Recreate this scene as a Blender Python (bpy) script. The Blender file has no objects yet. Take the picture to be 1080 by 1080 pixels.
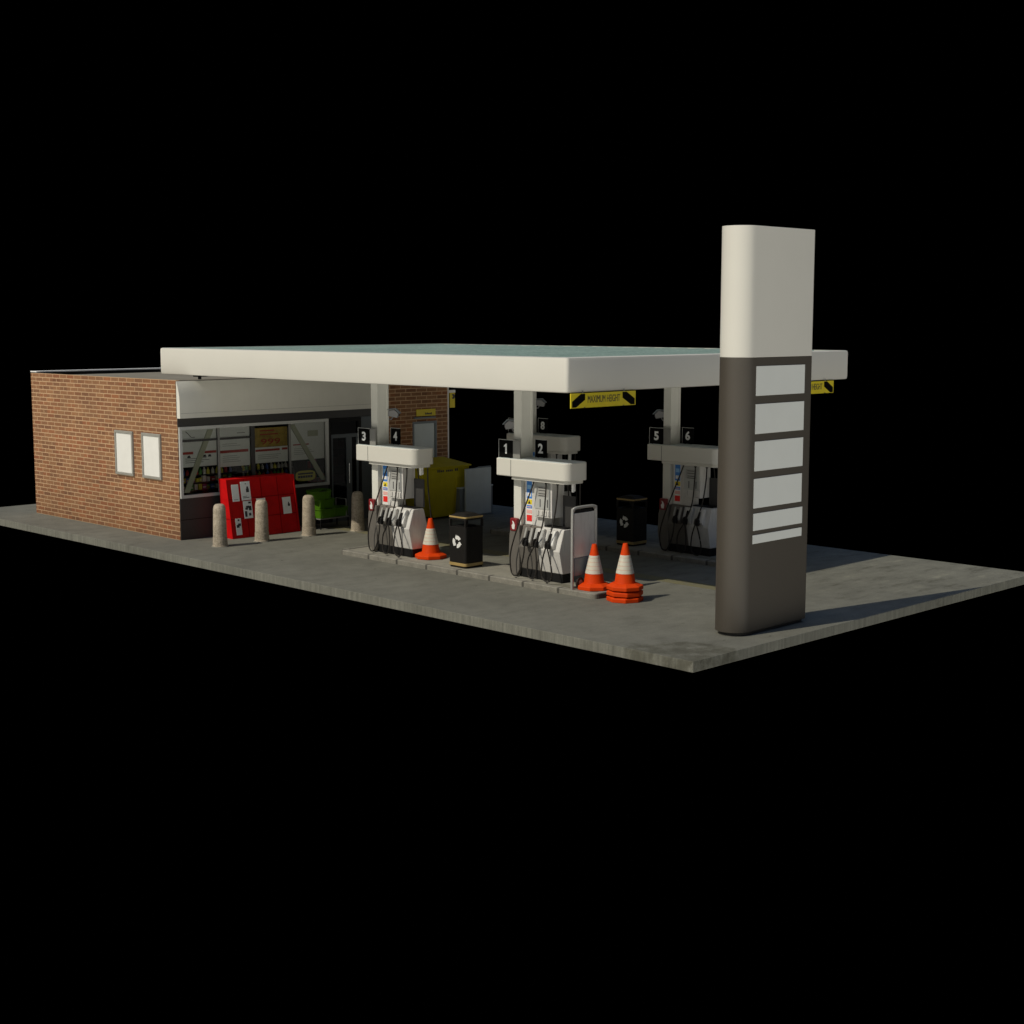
import bpy, bmesh, math, random
from mathutils import Vector, Matrix
random.seed(7)
S = bpy.context.scene
C = S.collection
PI = math.pi

# ------------------------------------------------------------------ materials
def srgb(r, g, b):
    f = lambda c: c / 12.92 if c <= .04045 else ((c + .055) / 1.055) ** 2.4
    return (f(r / 255), f(g / 255), f(b / 255), 1)

class NT:
    def __init__(s, name):
        s.m = bpy.data.materials.new(name); s.m.use_nodes = True
        s.t = s.m.node_tree; s.n = s.t.nodes; s.l = s.t.links
        s.b = s.n['Principled BSDF']
    def add(s, typ, **kw):
        n = s.n.new(typ)
        for k, v in kw.items():
            if k.startswith('i_'):
                key = k[2:].replace('_', ' ')
                n.inputs[int(key) if key.isdigit() else key].default_value = v
            else: setattr(n, k, v)
        return n
    def link(s, a, b): s.l.new(a, b)
    def coords(s, scale=(1, 1, 1)):
        tc = s.add('ShaderNodeTexCoord'); mp = s.add('ShaderNodeMapping'); mp.inputs['Scale'].default_value = scale
        s.link(tc.outputs['Object'], mp.inputs['Vector']); return mp.outputs['Vector']
    def noise(s, vec, scale, detail=6, rough=.6):
        n = s.add('ShaderNodeTexNoise'); n.inputs['Scale'].default_value = scale
        n.inputs['Detail'].default_value = detail; n.inputs['Roughness'].default_value = rough
        s.link(vec, n.inputs['Vector']); return n.outputs['Fac']
    def ramp(s, fac, stops):
        r = s.add('ShaderNodeValToRGB'); e = r.color_ramp.elements
        while len(e) < len(stops): e.new(.5)
        for el, (p, c) in zip(e, stops): el.position = p; el.color = c if len(c) == 4 else (*c, 1)
        s.link(fac, r.inputs['Fac']); return r.outputs['Color']
    def mix(s, fac, a, b, mode='MIX'):
        m = s.add('ShaderNodeMix', data_type='RGBA', blend_type=mode)
        for inp, v in ((m.inputs[0], fac), (m.inputs[6], a), (m.inputs[7], b)):
            if isinstance(v, (float, int, tuple)): inp.default_value = v
            else: s.link(v, inp)
        return m.outputs[2]
    def bump(s, h, strength=.3, dist=.01):
        b = s.add('ShaderNodeBump'); b.inputs['Strength'].default_value = strength; b.inputs['Distance'].default_value = dist
        s.link(h, b.inputs['Height']); s.link(b.outputs['Normal'], s.b.inputs['Normal'])

def paint(name, col, rough=.5, var=.08, scale=3, metal=0, spec=.5, dirt=0.0):
    """plain paint or plastic with slight uneven tone and roughness"""
    t = NT(name); v = t.coords()
    f = t.noise(v, scale)
    c = (*col[:3], 1)
    lo = tuple(x * (1 - var) for x in col[:3]) + (1,); hi = tuple(min(1, x * (1 + var)) for x in col[:3]) + (1,)
    base = t.ramp(f, [(.3, lo), (.7, hi)])
    if dirt:
        g = t.noise(t.coords((6, 6, .6)), 2.2, 8, .7)
        k = t.ramp(g, [(.5, (0, 0, 0)), (.8, (dirt,) * 3)])
        base = t.mix(k, base, (.09, .08, .06, 1))
    t.link(base, t.b.inputs['Base Color'])
    t.b.inputs['Roughness'].default_value = rough
    t.b.inputs['Metallic'].default_value = metal
    t.b.inputs['Specular IOR Level'].default_value = spec
    t.bump(t.noise(v, 60), .06, .002)
    return t.m

M = {}
M['white'] = paint('cream_white_paint', (.575, .565, .51), .5, .015, 1.2, spec=.3)
M['pillar'] = paint('pillar_paint', (.64, .64, .58), .5, .03, 2, dirt=.06)
M['soffit'] = paint('soffit_sheet', (.6, .6, .57), .5, .04, 2)
M['fascia'] = paint('shop_fascia_sheet', (.64, .63, .56), .5, .04, 1.5, dirt=.05)
M['charcoal'] = paint('charcoal_cladding', (.035, .034, .033), .5, .08, 2)
M['slate'] = paint('slate_blue_cladding', (.085, .10, .11), .5, .08, 2)
M['taupe'] = paint('taupe_totem_paint', (.045, .0375, .027), .6, .03, 1.5, spec=.7)
M['totemgrey'] = paint('totem_light_panel', (.62, .64, .61), .5, .02, 2, spec=.3)
M['lightframe'] = paint('pale_frame', (.44, .45, .43), .4, .05, 4)
M['greyframe'] = paint('grey_metal_frame', (.20, .20, .185), .5, .1, 5)
M['windowframe'] = paint('side_window_frame', (.27, .265, .235), .5, .1, 5)
M['blankpanel'] = paint('blank_white_panel', (.72, .72, .68), .5, .03, 4)
M['pumpwhite'] = paint('pump_white', (.60, .59, .56), .4, .04, 6, dirt=.35)
M['pumpgrey'] = paint('pump_grey', (.135, .125, .11), .45, .08, 5)
M['black'] = paint('black_plastic', (.009, .009, .009), .6, .2, 5, spec=.2)
M['signblack'] = paint('sign_black', (.003, .003, .003), .9, .1, 5, spec=.08)
M['rubber'] = paint('black_rubber', (.026, .023, .020), .6, .1, 20, spec=.2)
M['binblack'] = paint('bin_black', (.011, .010, .009), .6, .15, 6, spec=.2)
M['gold'] = paint('gold_band', (.38, .27, .10), .4, .15, 8)
M['silverwhite'] = paint('white_transfer', (.75, .75, .72), .4, .03, 8)
M['orange'] = paint('cone_orange', (.63, .050, .002), .6, .05, 6, dirt=.04, spec=.15)
M['red'] = paint('tarpaulin_red', (.50, .002, .003), .6, .14, 5, spec=.2)
M['darkseam'] = paint('dark_red_seam', (.16, .001, .001), .6, .1, 6, spec=.1)
M['redplastic'] = paint('red_plastic', (.20, .012, .015), .4, .06, 6)
M['green'] = paint('basket_green', (.07, .18, .006), .5, .08, 8, spec=.3)
M['yellowbin'] = paint('container_yellow', (.50, .42, .010), .6, .1, 3, dirt=.15, spec=.2)
M['cabinet'] = paint('cabinet_grey', (.55, .61, .62), .5, .05, 3, dirt=.1)
M['cabinetdark'] = paint('cabinet_dark_grey', (.17, .20, .22), .55, .05, 3)
M['signyellow'] = paint('sign_yellow', (.62, .50, .02), .45, .06, 9)
M['aluminium'] = paint('dull_aluminium', (.38, .38, .36), .38, .08, 10, metal=.3)
M['chrome'] = paint('chrome', (.7, .7, .7), .2, .05, 10, metal=.9)
M['paper'] = paint('paper', (.86, .87, .84), .6, .03, 10)
M['digit'] = paint('pale_digit', (.75, .76, .75), .5, .02, 10)
M['blue'] = paint('sticker_blue', (.05, .22, .62), .5, .05, 10)
M['paleblue'] = paint('sticker_pale_blue', (.25, .5, .8), .5, .05, 10)
M['stred'] = paint('sticker_red', (.75, .02, .015), .5, .05, 10)
M['styellow'] = paint('sticker_yellow', (.75, .6, .02), .5, .05, 10)
M['pink'] = paint('sticker_pink', (.75, .42, .38), .5, .05, 10)
M['ink'] = paint('ink', (.03, .03, .035), .5, .1, 10)
M['bandred'] = paint('poster_red', (.42, .04, .03), .5, .05, 10)
M['ochre'] = paint('poster_ochre', (.40, .27, .045), .5, .45, 6)
M['concretefloor'] = paint('shop_floor', (.14, .13, .12), .4, .1, 3)
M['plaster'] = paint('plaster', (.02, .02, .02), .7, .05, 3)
M['greyacrylic'] = paint('grey_acrylic', (.34, .34, .32), .3, .03, 5)
M['camgrey'] = paint('camera_grey', (.17, .17, .17), .45, .05, 5)
M['lens'] = paint('lens', (.02, .02, .025), .15, .05, 5)
M['roofgrey'] = paint('felt_roof', (.21, .19, .145), .85, .15, 1.5)
M['coping'] = paint('coping_white', (.75, .75, .73), .5, .06, 3)
M['darkred'] = paint('pack_dark_red', (.50, .04, .04), .4, .1, 10)
M['packgreen'] = paint('pack_green', (.10, .34, .06), .4, .1, 10)
M['packyellow'] = paint('pack_yellow', (.75, .66, .08), .4, .1, 10)
M['packpurple'] = paint('pack_purple', (.34, .08, .22), .4, .1, 10)
M['packwhite'] = paint('pack_white', (.75, .72, .66), .4, .1, 10)
M['packblue'] = paint('pack_blue', (.07, .13, .38), .4, .1, 10)
M['reflectpatch'] = paint('reflection_and_patch_cream', (.50, .51, .38), .5, .05, 5)  # for the window's reflection strips and a poster patch

def mat_brick():
    t = NT('brick'); tc = t.add('ShaderNodeTexCoord'); sp = t.add('ShaderNodeSeparateXYZ')
    t.link(tc.outputs['Object'], sp.inputs[0])
    a = t.add('ShaderNodeMath', operation='ADD'); t.link(sp.outputs['X'], a.inputs[0]); t.link(sp.outputs['Y'], a.inputs[1])
    cb = t.add('ShaderNodeCombineXYZ'); t.link(a.outputs[0], cb.inputs[0]); t.link(sp.outputs['Z'], cb.inputs[1])
    br = t.add('ShaderNodeTexBrick'); t.link(cb.outputs[0], br.inputs['Vector'])
    br.inputs['Scale'].default_value = 1; br.inputs['Brick Width'].default_value = .36; br.inputs['Row Height'].default_value = .1017
    br.inputs['Mortar Size'].default_value = .0130; br.inputs['Mortar Smooth'].default_value = .25; br.inputs['Bias'].default_value = -.1
    br.offset = .5
    br.inputs['Color1'].default_value = (.20, .090, .040, 1); br.inputs['Color2'].default_value = (.27, .136, .060, 1)
    br.inputs['Mortar'].default_value = (.455, .295, .165, 1)
    # patches of redder and greyer bricks, per course
    vor = t.add('ShaderNodeTexWhiteNoise', noise_dimensions='2D')
    sn = t.add('ShaderNodeVectorMath', operation='SNAP'); sn.inputs[1].default_value = (.36, .1017, 1)
    of = t.add('ShaderNodeMath', operation='MULTIPLY'); of.inputs[1].default_value = 1.0
    t.link(cb.outputs[0], sn.inputs[0]); t.link(sn.outputs[0], vor.inputs['Vector'])
    ch = t.ramp(vor.outputs['Value'], [(0, (.72, .66, .64)), (.10, (.85, .85, .88)), (.3, (1, 1, 1)), (.75, (1.0, .95, .9)), (1, (1.08, .84, .74))])
    col = t.mix(br.outputs['Fac'], t.mix(1.0, br.outputs['Color'], ch, 'MULTIPLY'), br.outputs['Color'])
    big = t.ramp(t.noise(t.coords(), .7, 5), [(.3, (.86, .86, .86)), (.7, (1.1, 1.1, 1.1))])
    fine = t.ramp(t.noise(t.coords(), 14, 8, .75), [(.25, (.75, .75, .75)), (.75, (1.2, 1.2, 1.2))])
    col = t.mix(1.0, col, big, 'MULTIPLY'); col = t.mix(1.0, col, fine, 'MULTIPLY')
    t.link(col, t.b.inputs['Base Color']); t.b.inputs['Roughness'].default_value = .9
    inv = t.add('ShaderNodeMath', operation='SUBTRACT'); inv.inputs[0].default_value = 1; t.link(br.outputs['Fac'], inv.inputs[1])
    t.bump(inv.outputs[0], .5, .008)
    return t.m
M['brick'] = mat_brick()

def mat_ground(name, base, streak=False, rough=.9):
    t = NT(name); v = t.coords()
    n1 = t.noise(v, .35, 6, .6); n2 = t.noise(v, 2.6, 8, .7); n3 = t.noise(v, 40, 4, .7); n4 = t.noise(t.coords((1, 3, 1)), .9, 9, .75)
    k = lambda f, lo, hi, a=.3, b=.7: t.ramp(f, [(a, (lo,) * 3), (b, (hi,) * 3)])
    col = t.mix(1.0, (*base, 1), k(n1, .82, 1.15), 'MULTIPLY')
    col = t.mix(1.0, col, k(n2, .86, 1.12), 'MULTIPLY')
    col = t.mix(1.0, col, k(n3, .88, 1.12), 'MULTIPLY')
    # worn patch: stained, trafficked concrete with pale scuffs and dark blotches
    dark = t.ramp(n4, [(.34, (.50, .48, .42)), (.46, (.95, .95, .93)), (.56, (1.03, 1.03, 1)), (.68, (1.42, 1.4, 1.3))])
    # stronger at the slab's far right side
    sp = t.add('ShaderNodeSeparateXYZ'); t.link(v, sp.inputs[0])
    mr = t.add('ShaderNodeMapRange'); mr.inputs['From Min'].default_value = 4.5; mr.inputs['From Max'].default_value = 8; t.link(sp.outputs['X'], mr.inputs['Value'])
    mr.inputs['To Min'].default_value = .35; mr.inputs['To Max'].default_value = .95
    col = t.mix(mr.outputs[0], col, t.mix(1.0, col, dark, 'MULTIPLY'))
    # dark stained patch on the near corner of the slab
    cv = t.add('ShaderNodeVectorMath', operation='DISTANCE'); cv.inputs[1].default_value = (.1, .3, 0); t.link(v, cv.inputs[0])
    st = t.add('ShaderNodeMapRange'); st.inputs['From Min'].default_value = 1.0; st.inputs['From Max'].default_value = 1.9; t.link(cv.outputs['Value'], st.inputs['Value'])
    sm = t.add('ShaderNodeMath', operation='ADD'); t.link(st.outputs[0], sm.inputs[0]); t.link(n2, sm.inputs[1])
    col = t.mix(1.0, col, t.ramp(sm.outputs[0], [(.45, (.66, .65, .60)), (.62, (1, 1, 1))]), 'MULTIPLY')
    if streak:
        s1 = t.noise(t.coords((5, 5, .15)), 2.5, 5, .7)
        col = t.mix(1.0, col, k(s1, (.74), 1.2, .35, .65), 'MULTIPLY')
    else:
        # expansion joints every 6 m across the bay
        w = t.add('ShaderNodeMath', operation='PINGPONG'); w.inputs[1].default_value = 3.0
        ad = t.add('ShaderNodeMath', operation='ADD'); ad.inputs[1].default_value = 1.7
        t.link(sp.outputs['Y'], ad.inputs[0]); t.link(ad.outputs[0], w.inputs[0])
        j = t.ramp(w.outputs[0], [(.0, (.75, .75, .75)), (.006, (1, 1, 1))])
        col = t.mix(1.0, col, j, 'MULTIPLY')
        # oil drips
        dr = t.ramp(t.noise(v, 5.5, 2, .5), [(.70, (1, 1, 1)), (.76, (.62, .6, .58))])
        col = t.mix(1.0, col, dr, 'MULTIPLY')
    t.link(col, t.b.inputs['Base Color']); t.b.inputs['Roughness'].default_value = rough
    t.b.inputs['Specular IOR Level'].default_value = .25
    t.bump(n3, .25, .006)
    return t.m
M['ground'] = mat_ground('forecourt_concrete', (.146, .145, .121))
M['groundside'] = mat_ground('slab_edge_concrete', (.135, .135, .114), True)
M['kerbtop'] = mat_ground('island_paving', (.25, .24, .20))

def mat_kerb():
    t = NT('kerb_stone'); v = t.coords(); sp = t.add('ShaderNodeSeparateXYZ'); t.link(v, sp.inputs[0])
    n2 = t.noise(v, 5, 8, .7); n3 = t.noise(v, 50, 4)
    k = lambda f, lo, hi, a=.3, b=.7: t.ramp(f, [(a, (lo,) * 3), (b, (hi,) * 3)])
    col = t.mix(1.0, (.22, .21, .175, 1), k(n2, .7, 1.2), 'MULTIPLY'); col = t.mix(1.0, col, k(n3, .85, 1.15), 'MULTIPLY')
    w = t.add('ShaderNodeMath', operation='PINGPONG'); w.inputs[1].default_value = .46; t.link(sp.outputs['Y'], w.inputs[0])
    j = t.ramp(w.outputs[0], [(.0, (.28, .28, .28)), (.022, (.4, .4, .4)), (.04, (1, 1, 1))])
    col = t.mix(1.0, col, j, 'MULTIPLY')
    t.link(col, t.b.inputs['Base Color']); t.b.inputs['Roughness'].default_value = .9; t.bump(n2, .4, .01)
    return t.m
M['kerb'] = mat_kerb()

def mat_line():
    t = NT('worn_yellow_line'); v = t.coords(); n = t.noise(v, 7, 8, .75)
    col = t.ramp(n, [(.35, (.12, .115, .08)), (.65, (.155, .14, .06))])
    t.link(col, t.b.inputs['Base Color']); t.b.inputs['Roughness'].default_value = .85; return t.m
M['line'] = mat_line()

def mat_bollard():
    t = NT('exposed_aggregate'); v = t.coords(); vo = t.add('ShaderNodeTexVoronoi'); vo.inputs['Scale'].default_value = 38; t.link(v, vo.inputs['Vector'])
    col = t.mix(.75, (.36, .31, .23, 1), t.ramp(vo.outputs['Color'], [(.1, (.27, .23, .17)), (.5, (.40, .345, .26)), (.9, (.50, .43, .33))]))
    n = t.noise(t.coords((1, 1, 3)), 2.2, 6); col = t.mix(1.0, col, t.ramp(n, [(.3, (.75, .75, .75)), (.7, (1.15, 1.15, 1.15))]), 'MULTIPLY')
    t.link(col, t.b.inputs['Base Color']); t.b.inputs['Roughness'].default_value = .9; t.bump(vo.outputs['Distance'], .6, .01); return t.m
M['bollard'] = mat_bollard()

def mat_sleeve():
    t = NT('reflective_sleeve'); v = t.coords(); sp = t.add('ShaderNodeSeparateXYZ'); t.link(v, sp.inputs[0])
    w = t.add('ShaderNodeMath', operation='PINGPONG'); w.inputs[1].default_value = .036; t.link(sp.outputs['Z'], w.inputs[0])
    col = t.ramp(w.outputs[0], [(.0, (.62, .42, .33)), (.004, (.62, .46, .36)), (.009, (.62, .60, .50))])
    n = t.noise(v, 9, 6); col = t.mix(1.0, col, t.ramp(n, [(.3, (.85, .85, .85)), (.6, (1, 1, 1))]), 'MULTIPLY')
    t.link(col, t.b.inputs['Base Color']); t.b.inputs['Roughness'].default_value = .4; return t.m
M['sleeve'] = mat_sleeve()

def mat_deck():
    t = NT('green_roof_sheet'); v = t.coords()
    n = t.noise(t.coords((.4, 2, 1)), 1.4, 8, .7); n2 = t.noise(v, 9, 6, .7)
    col = t.ramp(n, [(.3, (.23, .34, .29)), (.7, (.36, .47, .40))])
    col = t.mix(1.0, col, t.ramp(n2, [(.3, (.8, .8, .8)), (.7, (1.15, 1.15, 1.15))]), 'MULTIPLY')
    t.link(col, t.b.inputs['Base Color']); t.b.inputs['Roughness'].default_value = .6; return t.m
M['deck'] = mat_deck()

def mat_glass(name, tint=(.9, .93, .92, 1), refl=1.0):
    m = bpy.data.materials.new(name); m.use_nodes = True; nt = m.node_tree; nt.nodes.clear()
    o = nt.nodes.new('ShaderNodeOutputMaterial'); mx = nt.nodes.new('ShaderNodeMixShader')
    tr = nt.nodes.new('ShaderNodeBsdfTransparent'); tr.inputs[0].default_value = tint
    gl = nt.nodes.new('ShaderNodeBsdfGlossy'); gl.inputs['Roughness'].default_value = .03; gl.inputs['Color'].default_value = (refl,) * 3 + (1,)
    fr = nt.nodes.new('ShaderNodeFresnel'); fr.inputs['IOR'].default_value = 1.5
    nt.links.new(fr.outputs[0], mx.inputs[0]); nt.links.new(tr.outputs[0], mx.inputs[1]); nt.links.new(gl.outputs[0], mx.inputs[2])
    nt.links.new(mx.outputs[0], o.inputs[0]); return m
M['glass'] = mat_glass('window_glass', tint=(.97, .98, .97, 1), refl=.10)
M['darkglass'] = mat_glass('door_glass', (.45, .46, .48, 1), .12)

# ------------------------------------------------------------------ mesh tools
def box(bm, x0, x1, y0, y1, z0, z1):
    vs = [bm.verts.new((x, y, z)) for x in (x0, x1) for y in (y0, y1) for z in (z0, z1)]
    for f in ((0, 1, 3, 2), (4, 6, 7, 5), (0, 4, 5, 1), (2, 3, 7, 6), (0, 2, 6, 4), (1, 5, 7, 3)):
        bm.faces.new([vs[i] for i in f])
def prism(bm, pts, axis, a, b):
    """extrude a 2D outline along an axis (x: pts are y,z; y: x,z; z: x,y)"""
    def P(p, c): return {'x': (c, p[0], p[1]), 'y': (p[0], c, p[1]), 'z': (p[0], p[1], c)}[axis]
    A = [bm.verts.new(P(p, a)) for p in pts]; B = [bm.verts.new(P(p, b)) for p in pts]
    n = len(pts)
    bm.faces.new(A[::-1]); bm.faces.new(B)
    for i in range(n): bm.faces.new((A[i], A[(i + 1) % n], B[(i + 1) % n], B[i]))
def rrect(x0, x1, y0, y1, r, n=6):
    """rounded rectangle outline, r = radius or (r_x0y0, r_x1y0, r_x1y1, r_x0y1)"""
    if not isinstance(r, tuple): r = (r,) * 4
    out = []
    for (cx, cy, a0, rr) in ((x0, y0, PI, r[0]), (x1, y0, 1.5 * PI, r[1]), (x1, y1, 0, r[2]), (x0, y1, .5 * PI, r[3])):
        sx = 1 if cx == x0 else -1; sy = 1 if cy == y0 else -1
        if rr <= 0: out.append((cx, cy)); continue
        ox, oy = cx + sx * rr, cy + sy * rr
        for k in range(n + 1):
            a = a0 + k / n * PI / 2; out.append((ox + rr * math.cos(a), oy + rr * math.sin(a)))
    return out
def lathe(bm, prof, n=28, c=(0, 0)):
    rings = []
    for r, z in prof:
        if r < 1e-6: rings.append([bm.verts.new((c[0], c[1], z))])
        else: rings.append([bm.verts.new((c[0] + r * math.cos(2 * PI * k / n), c[1] + r * math.sin(2 * PI * k / n), z)) for k in range(n)])
    for A, B in zip(rings, rings[1:]):
        for k in range(n):
            k2 = (k + 1) % n
            if len(A) == 1 and len(B) == 1: continue
            if len(A) == 1: bm.faces.new((A[0], B[k], B[k2]))
            elif len(B) == 1: bm.faces.new((A[k], A[k2], B[0]))
            else: bm.faces.new((A[k], A[k2], B[k2], B[k]))
    if len(rings[0]) > 1: bm.faces.new(rings[0][::-1])
    if len(rings[-1]) > 1: bm.faces.new(rings[-1])
def smooth_path(pts, sub=6):
    P = [Vector(p) for p in pts]; out = []
    for i in range(len(P) - 1):
        p0 = P[max(i - 1, 0)]; p1 = P[i]; p2 = P[i + 1]; p3 = P[min(i + 2, len(P) - 1)]
        for k in range(sub):
            t = k / sub
            out.append(.5 * ((2 * p1) + (p2 - p0) * t + (2 * p0 - 5 * p1 + 4 * p2 - p3) * t * t + (3 * p1 - p0 - 3 * p2 + p3) * t ** 3))
    out.append(P[-1]); return out
def tube(bm, pts, r, n=8, smooth=True):
    P = smooth_path(pts) if smooth else [Vector(p) for p in pts]
    rings = []
    up = Vector((0, 0, 1))
    for i, p in enumerate(P):
        d = (P[min(i + 1, len(P) - 1)] - P[max(i - 1, 0)]).normalized()
        a = d.cross(up) if abs(d.dot(up)) < .95 else d.cross(Vector((1, 0, 0)))
        a.normalize(); b = d.cross(a)
        rings.append([bm.verts.new(p + r * (math.cos(2 * PI * k / n) * a + math.sin(2 * PI * k / n) * b)) for k in range(n)])
    for A, B in zip(rings, rings[1:]):
        for k in range(n): bm.faces.new((A[k], A[(k + 1) % n], B[(k + 1) % n], B[k]))
    bm.faces.new(rings[0][::-1]); bm.faces.new(rings[-1])
def BM(fn=None, *a):
    bm = bmesh.new()
    if fn: fn(bm, *a)
    return bm
def B(*a): return BM(box, *a)
def PR(*a): return BM(prism, *a)

def obj(name, bm, mat, parent=None, bevel=0, smooth=False, seg=2):
    if isinstance(bm, bmesh.types.BMesh):
        bmesh.ops.recalc_face_normals(bm, faces=bm.faces)
        me = bpy.data.meshes.new(name); bm.to_mesh(me); bm.free()
    else: me = bm
    me.materials.clear(); me.materials.append(M[mat])
    o = bpy.data.objects.new(name, me); C.objects.link(o)
    if parent: o.parent = parent
    if bevel:
        md = o.modifiers.new('bevel', 'BEVEL'); md.width = bevel; md.segments = seg; md.limit_method = 'ANGLE'; md.angle_limit = math.radians(40)
    if smooth:
        for p in me.polygons: p.use_smooth = True
        me.update()
        try: me.set_sharp_from_angle(angle=math.radians(38))
        except Exception: pass
    return o
def tag(o, label, cat=None, group=None, kind=None):
    o['label'] = label
    if cat: o['category'] = cat
    if group: o['group'] = group
    if kind: o['kind'] = kind
    return o
def thing(name, label, cat, loc=(0, 0, 0), rz=0, group=None):
    o = bpy.data.objects.new(name, None); C.objects.link(o); o.location = loc; o.rotation_euler = (0, 0, rz)
    o.empty_display_size = .2
    return tag(o, label, cat, group)
def children(o): return [c for c in bpy.data.objects if c.parent == o]
def copy_tree(o, parent=None):
    c = o.copy(); C.objects.link(c)
    if parent: c.parent = parent
    for ch in children(o): copy_tree(ch, c)
    return c
FACE_X = Matrix(((0, 0, -1), (-1, 0, 0), (0, 1, 0))).to_4x4()     # lettering read from the -X side
FACE_Y = Matrix(((1, 0, 0), (0, 0, -1), (0, 1, 0))).to_4x4()      # lettering read from the -Y side
def text_mesh(txt, face, centre, height, width=None, depth=.004, bold=0.0):
    cu = bpy.data.curves.new('t', 'FONT'); cu.body = txt; cu.size = 1; cu.extrude = .002; cu.offset = bold
    cu.resolution_u = 3
    o = bpy.data.objects.new('t', cu); C.objects.link(o)
    bpy.context.view_layer.update()
    me = bpy.data.meshes.new_from_object(o.evaluated_get(bpy.context.evaluated_depsgraph_get()))
    bpy.data.objects.remove(o); bpy.data.curves.remove(cu)
    xs = [v.co.x for v in me.vertices]; ys = [v.co.y for v in me.vertices]
    w = max(xs) - min(xs); h = max(ys) - min(ys); sy = height / h; sx = (width / w) if width else sy
    for v in me.vertices:
        v.co.x = (v.co.x - (max(xs) + min(xs)) / 2) * sx; v.co.y = (v.co.y - (max(ys) + min(ys)) / 2) * sy
        v.co.z = v.co.z / .002 * depth / 2
    me.transform(Matrix.Translation(centre) @ face); return me

# ------------------------------------------------------------------ the setting: one concrete slab standing on nothing
SX, SY = 10.95, 24.6
g = obj('ground', B(0, SX, 0, SY, -.17, 0), 'ground', bevel=.012)
g.data.materials.append(M['groundside'])
for p in g.data.polygons:
    if abs(p.normal.z) < .5: p.material_index = 1
tag(g, 'bare grey concrete forecourt slab with cut edges', kind='structure')
ln = obj('painted_line', B(4.93, 5.30, 2.9, 15.2, .0, .004), 'line')
tag(ln, 'worn yellow line along the middle of the forecourt', kind='structure')

def island(x0, x1, y0, y1, label):
    t = thing('pump_island', label, 'kerb island', (x0, y0, 0), 0, 'raised kerb islands under the canopy')
    w, l = x1 - x0, y1 - y0
    bm = bmesh.new(); out = rrect(0, w, 0, l, .16); inn = rrect(.14, w - .14, .14, l - .14, .06)
    n = len(out)
    vo0 = [bm.verts.new((*p, 0)) for p in out]; vo1 = [bm.verts.new((*p, .085)) for p in out]
    vo2 = [bm.verts.new((p[0] + (w / 2 - p[0]) * .02, p[1] + (l / 2 - p[1]) * .004, .10)) for p in out]
    vi = [bm.verts.new((*p, .10)) for p in inn]; vi0 = [bm.verts.new((*p, 0)) for p in inn]
    for A, Bq in ((vo0, vo1), (vo1, vo2), (vo2, vi), (vi, vi0)):
        for i in range(n): bm.faces.new((A[i], A[(i + 1) % n], Bq[(i + 1) % n], Bq[i]))
    obj('kerb', bm, 'kerb', t)
    obj('paving', PR(rrect(.15, w - .15, .15, l - .15, .05), 'z', 0, .096), 'kerbtop', t)
    return t
island(2.60, 3.76, 4.30, 11.75, 'front raised kerb island carrying the sunlit pumps')
island(7.05, 8.24, 4.30, 11.75, 'back raised kerb island in the canopy shade')

# ------------------------------------------------------------------ shop
shop = thing('shop_building', 'flat roofed brick petrol station shop with wide front window', 'shop', (1.25, 15.88, 0))
# local coordinates: x 0..8.3 along the front, y 0..6.6 going back, front face y=0
W, D, H = 8.3, 6.93, 3.66
obj('side_wall', B(0, .09, 0.0, D, 0, H), 'brick', shop)
obj('back_wall', B(.09, W - .2, D - .22, D, 0, H), 'brick', shop)
obj('end_wall', B(W - .2, W, 0, D, 0, H), 'brick', shop)
# front brick section with the service door opening
bm = bmesh.new()
box(bm, 5.95, 7.08, 0, .2, 0, H); box(bm, 7.88, W - .2, 0, .2, 0, H); box(bm, 7.08, 7.88, 0, .2, 2.36, H)
obj('front_wall', bm, 'brick', shop)
obj('roof', B(.09, W - .2, .2, D - .22, 3.52, 3.60), 'roofgrey', shop)
obj('parapet', B(.092, W - .21, D - .30, D - .22, 3.60, H + .02), 'black', shop)  # coloured black for the shade on its inner face below the coping
obj('coping', B(0, W, D - .31, D + .02, H + .021, H + .05), 'coping', shop)
obj('edge_trim', B(W, W + .035, -.01, .05, 0, H - .02), 'coping', shop)
obj('floor', B(.09, W - .2, .2, D - .22, 0, .02), 'concretefloor', shop)
# fascia: a pressed sheet that curves back at the top
prof = [(.02, 2.80), (-.13, 2.80), (-.13, 3.1)] + [(-.13 + .12 * (k / 8) ** 2.2, 3.1 + .54 * k / 8) for k in range(1, 9)] + [(.02, 3.64)]
obj('fascia', PR(prof, 'x', .0, 5.90), 'fascia', shop, smooth=True)
obj('fascia_seam', B(.02, 5.89, -.1325, -.129, 2.91, 2.915), 'greyframe', shop)
obj('fascia_band', B(.005, 5.93, -.03, .02, 2.605, 2.797), 'charcoal', shop)
bm = bmesh.new(); box(bm, .092, 5.95, .03, .2, 2.58, H - .05)
obj('lintel', bm, 'charcoal', shop)
obj('stall_riser', B(.01, 4.27, -.02, .15, 0.0, .955), 'charcoal', shop, bevel=.004)
obj('riser_joint', B(.012, 4.26, -.024, -.0195, .455, .47), 'black', shop)
obj('side_cladding', B(5.33, 5.94, -.02, .15, 0, 2.60), 'slate', shop, bevel=.004)
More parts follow.
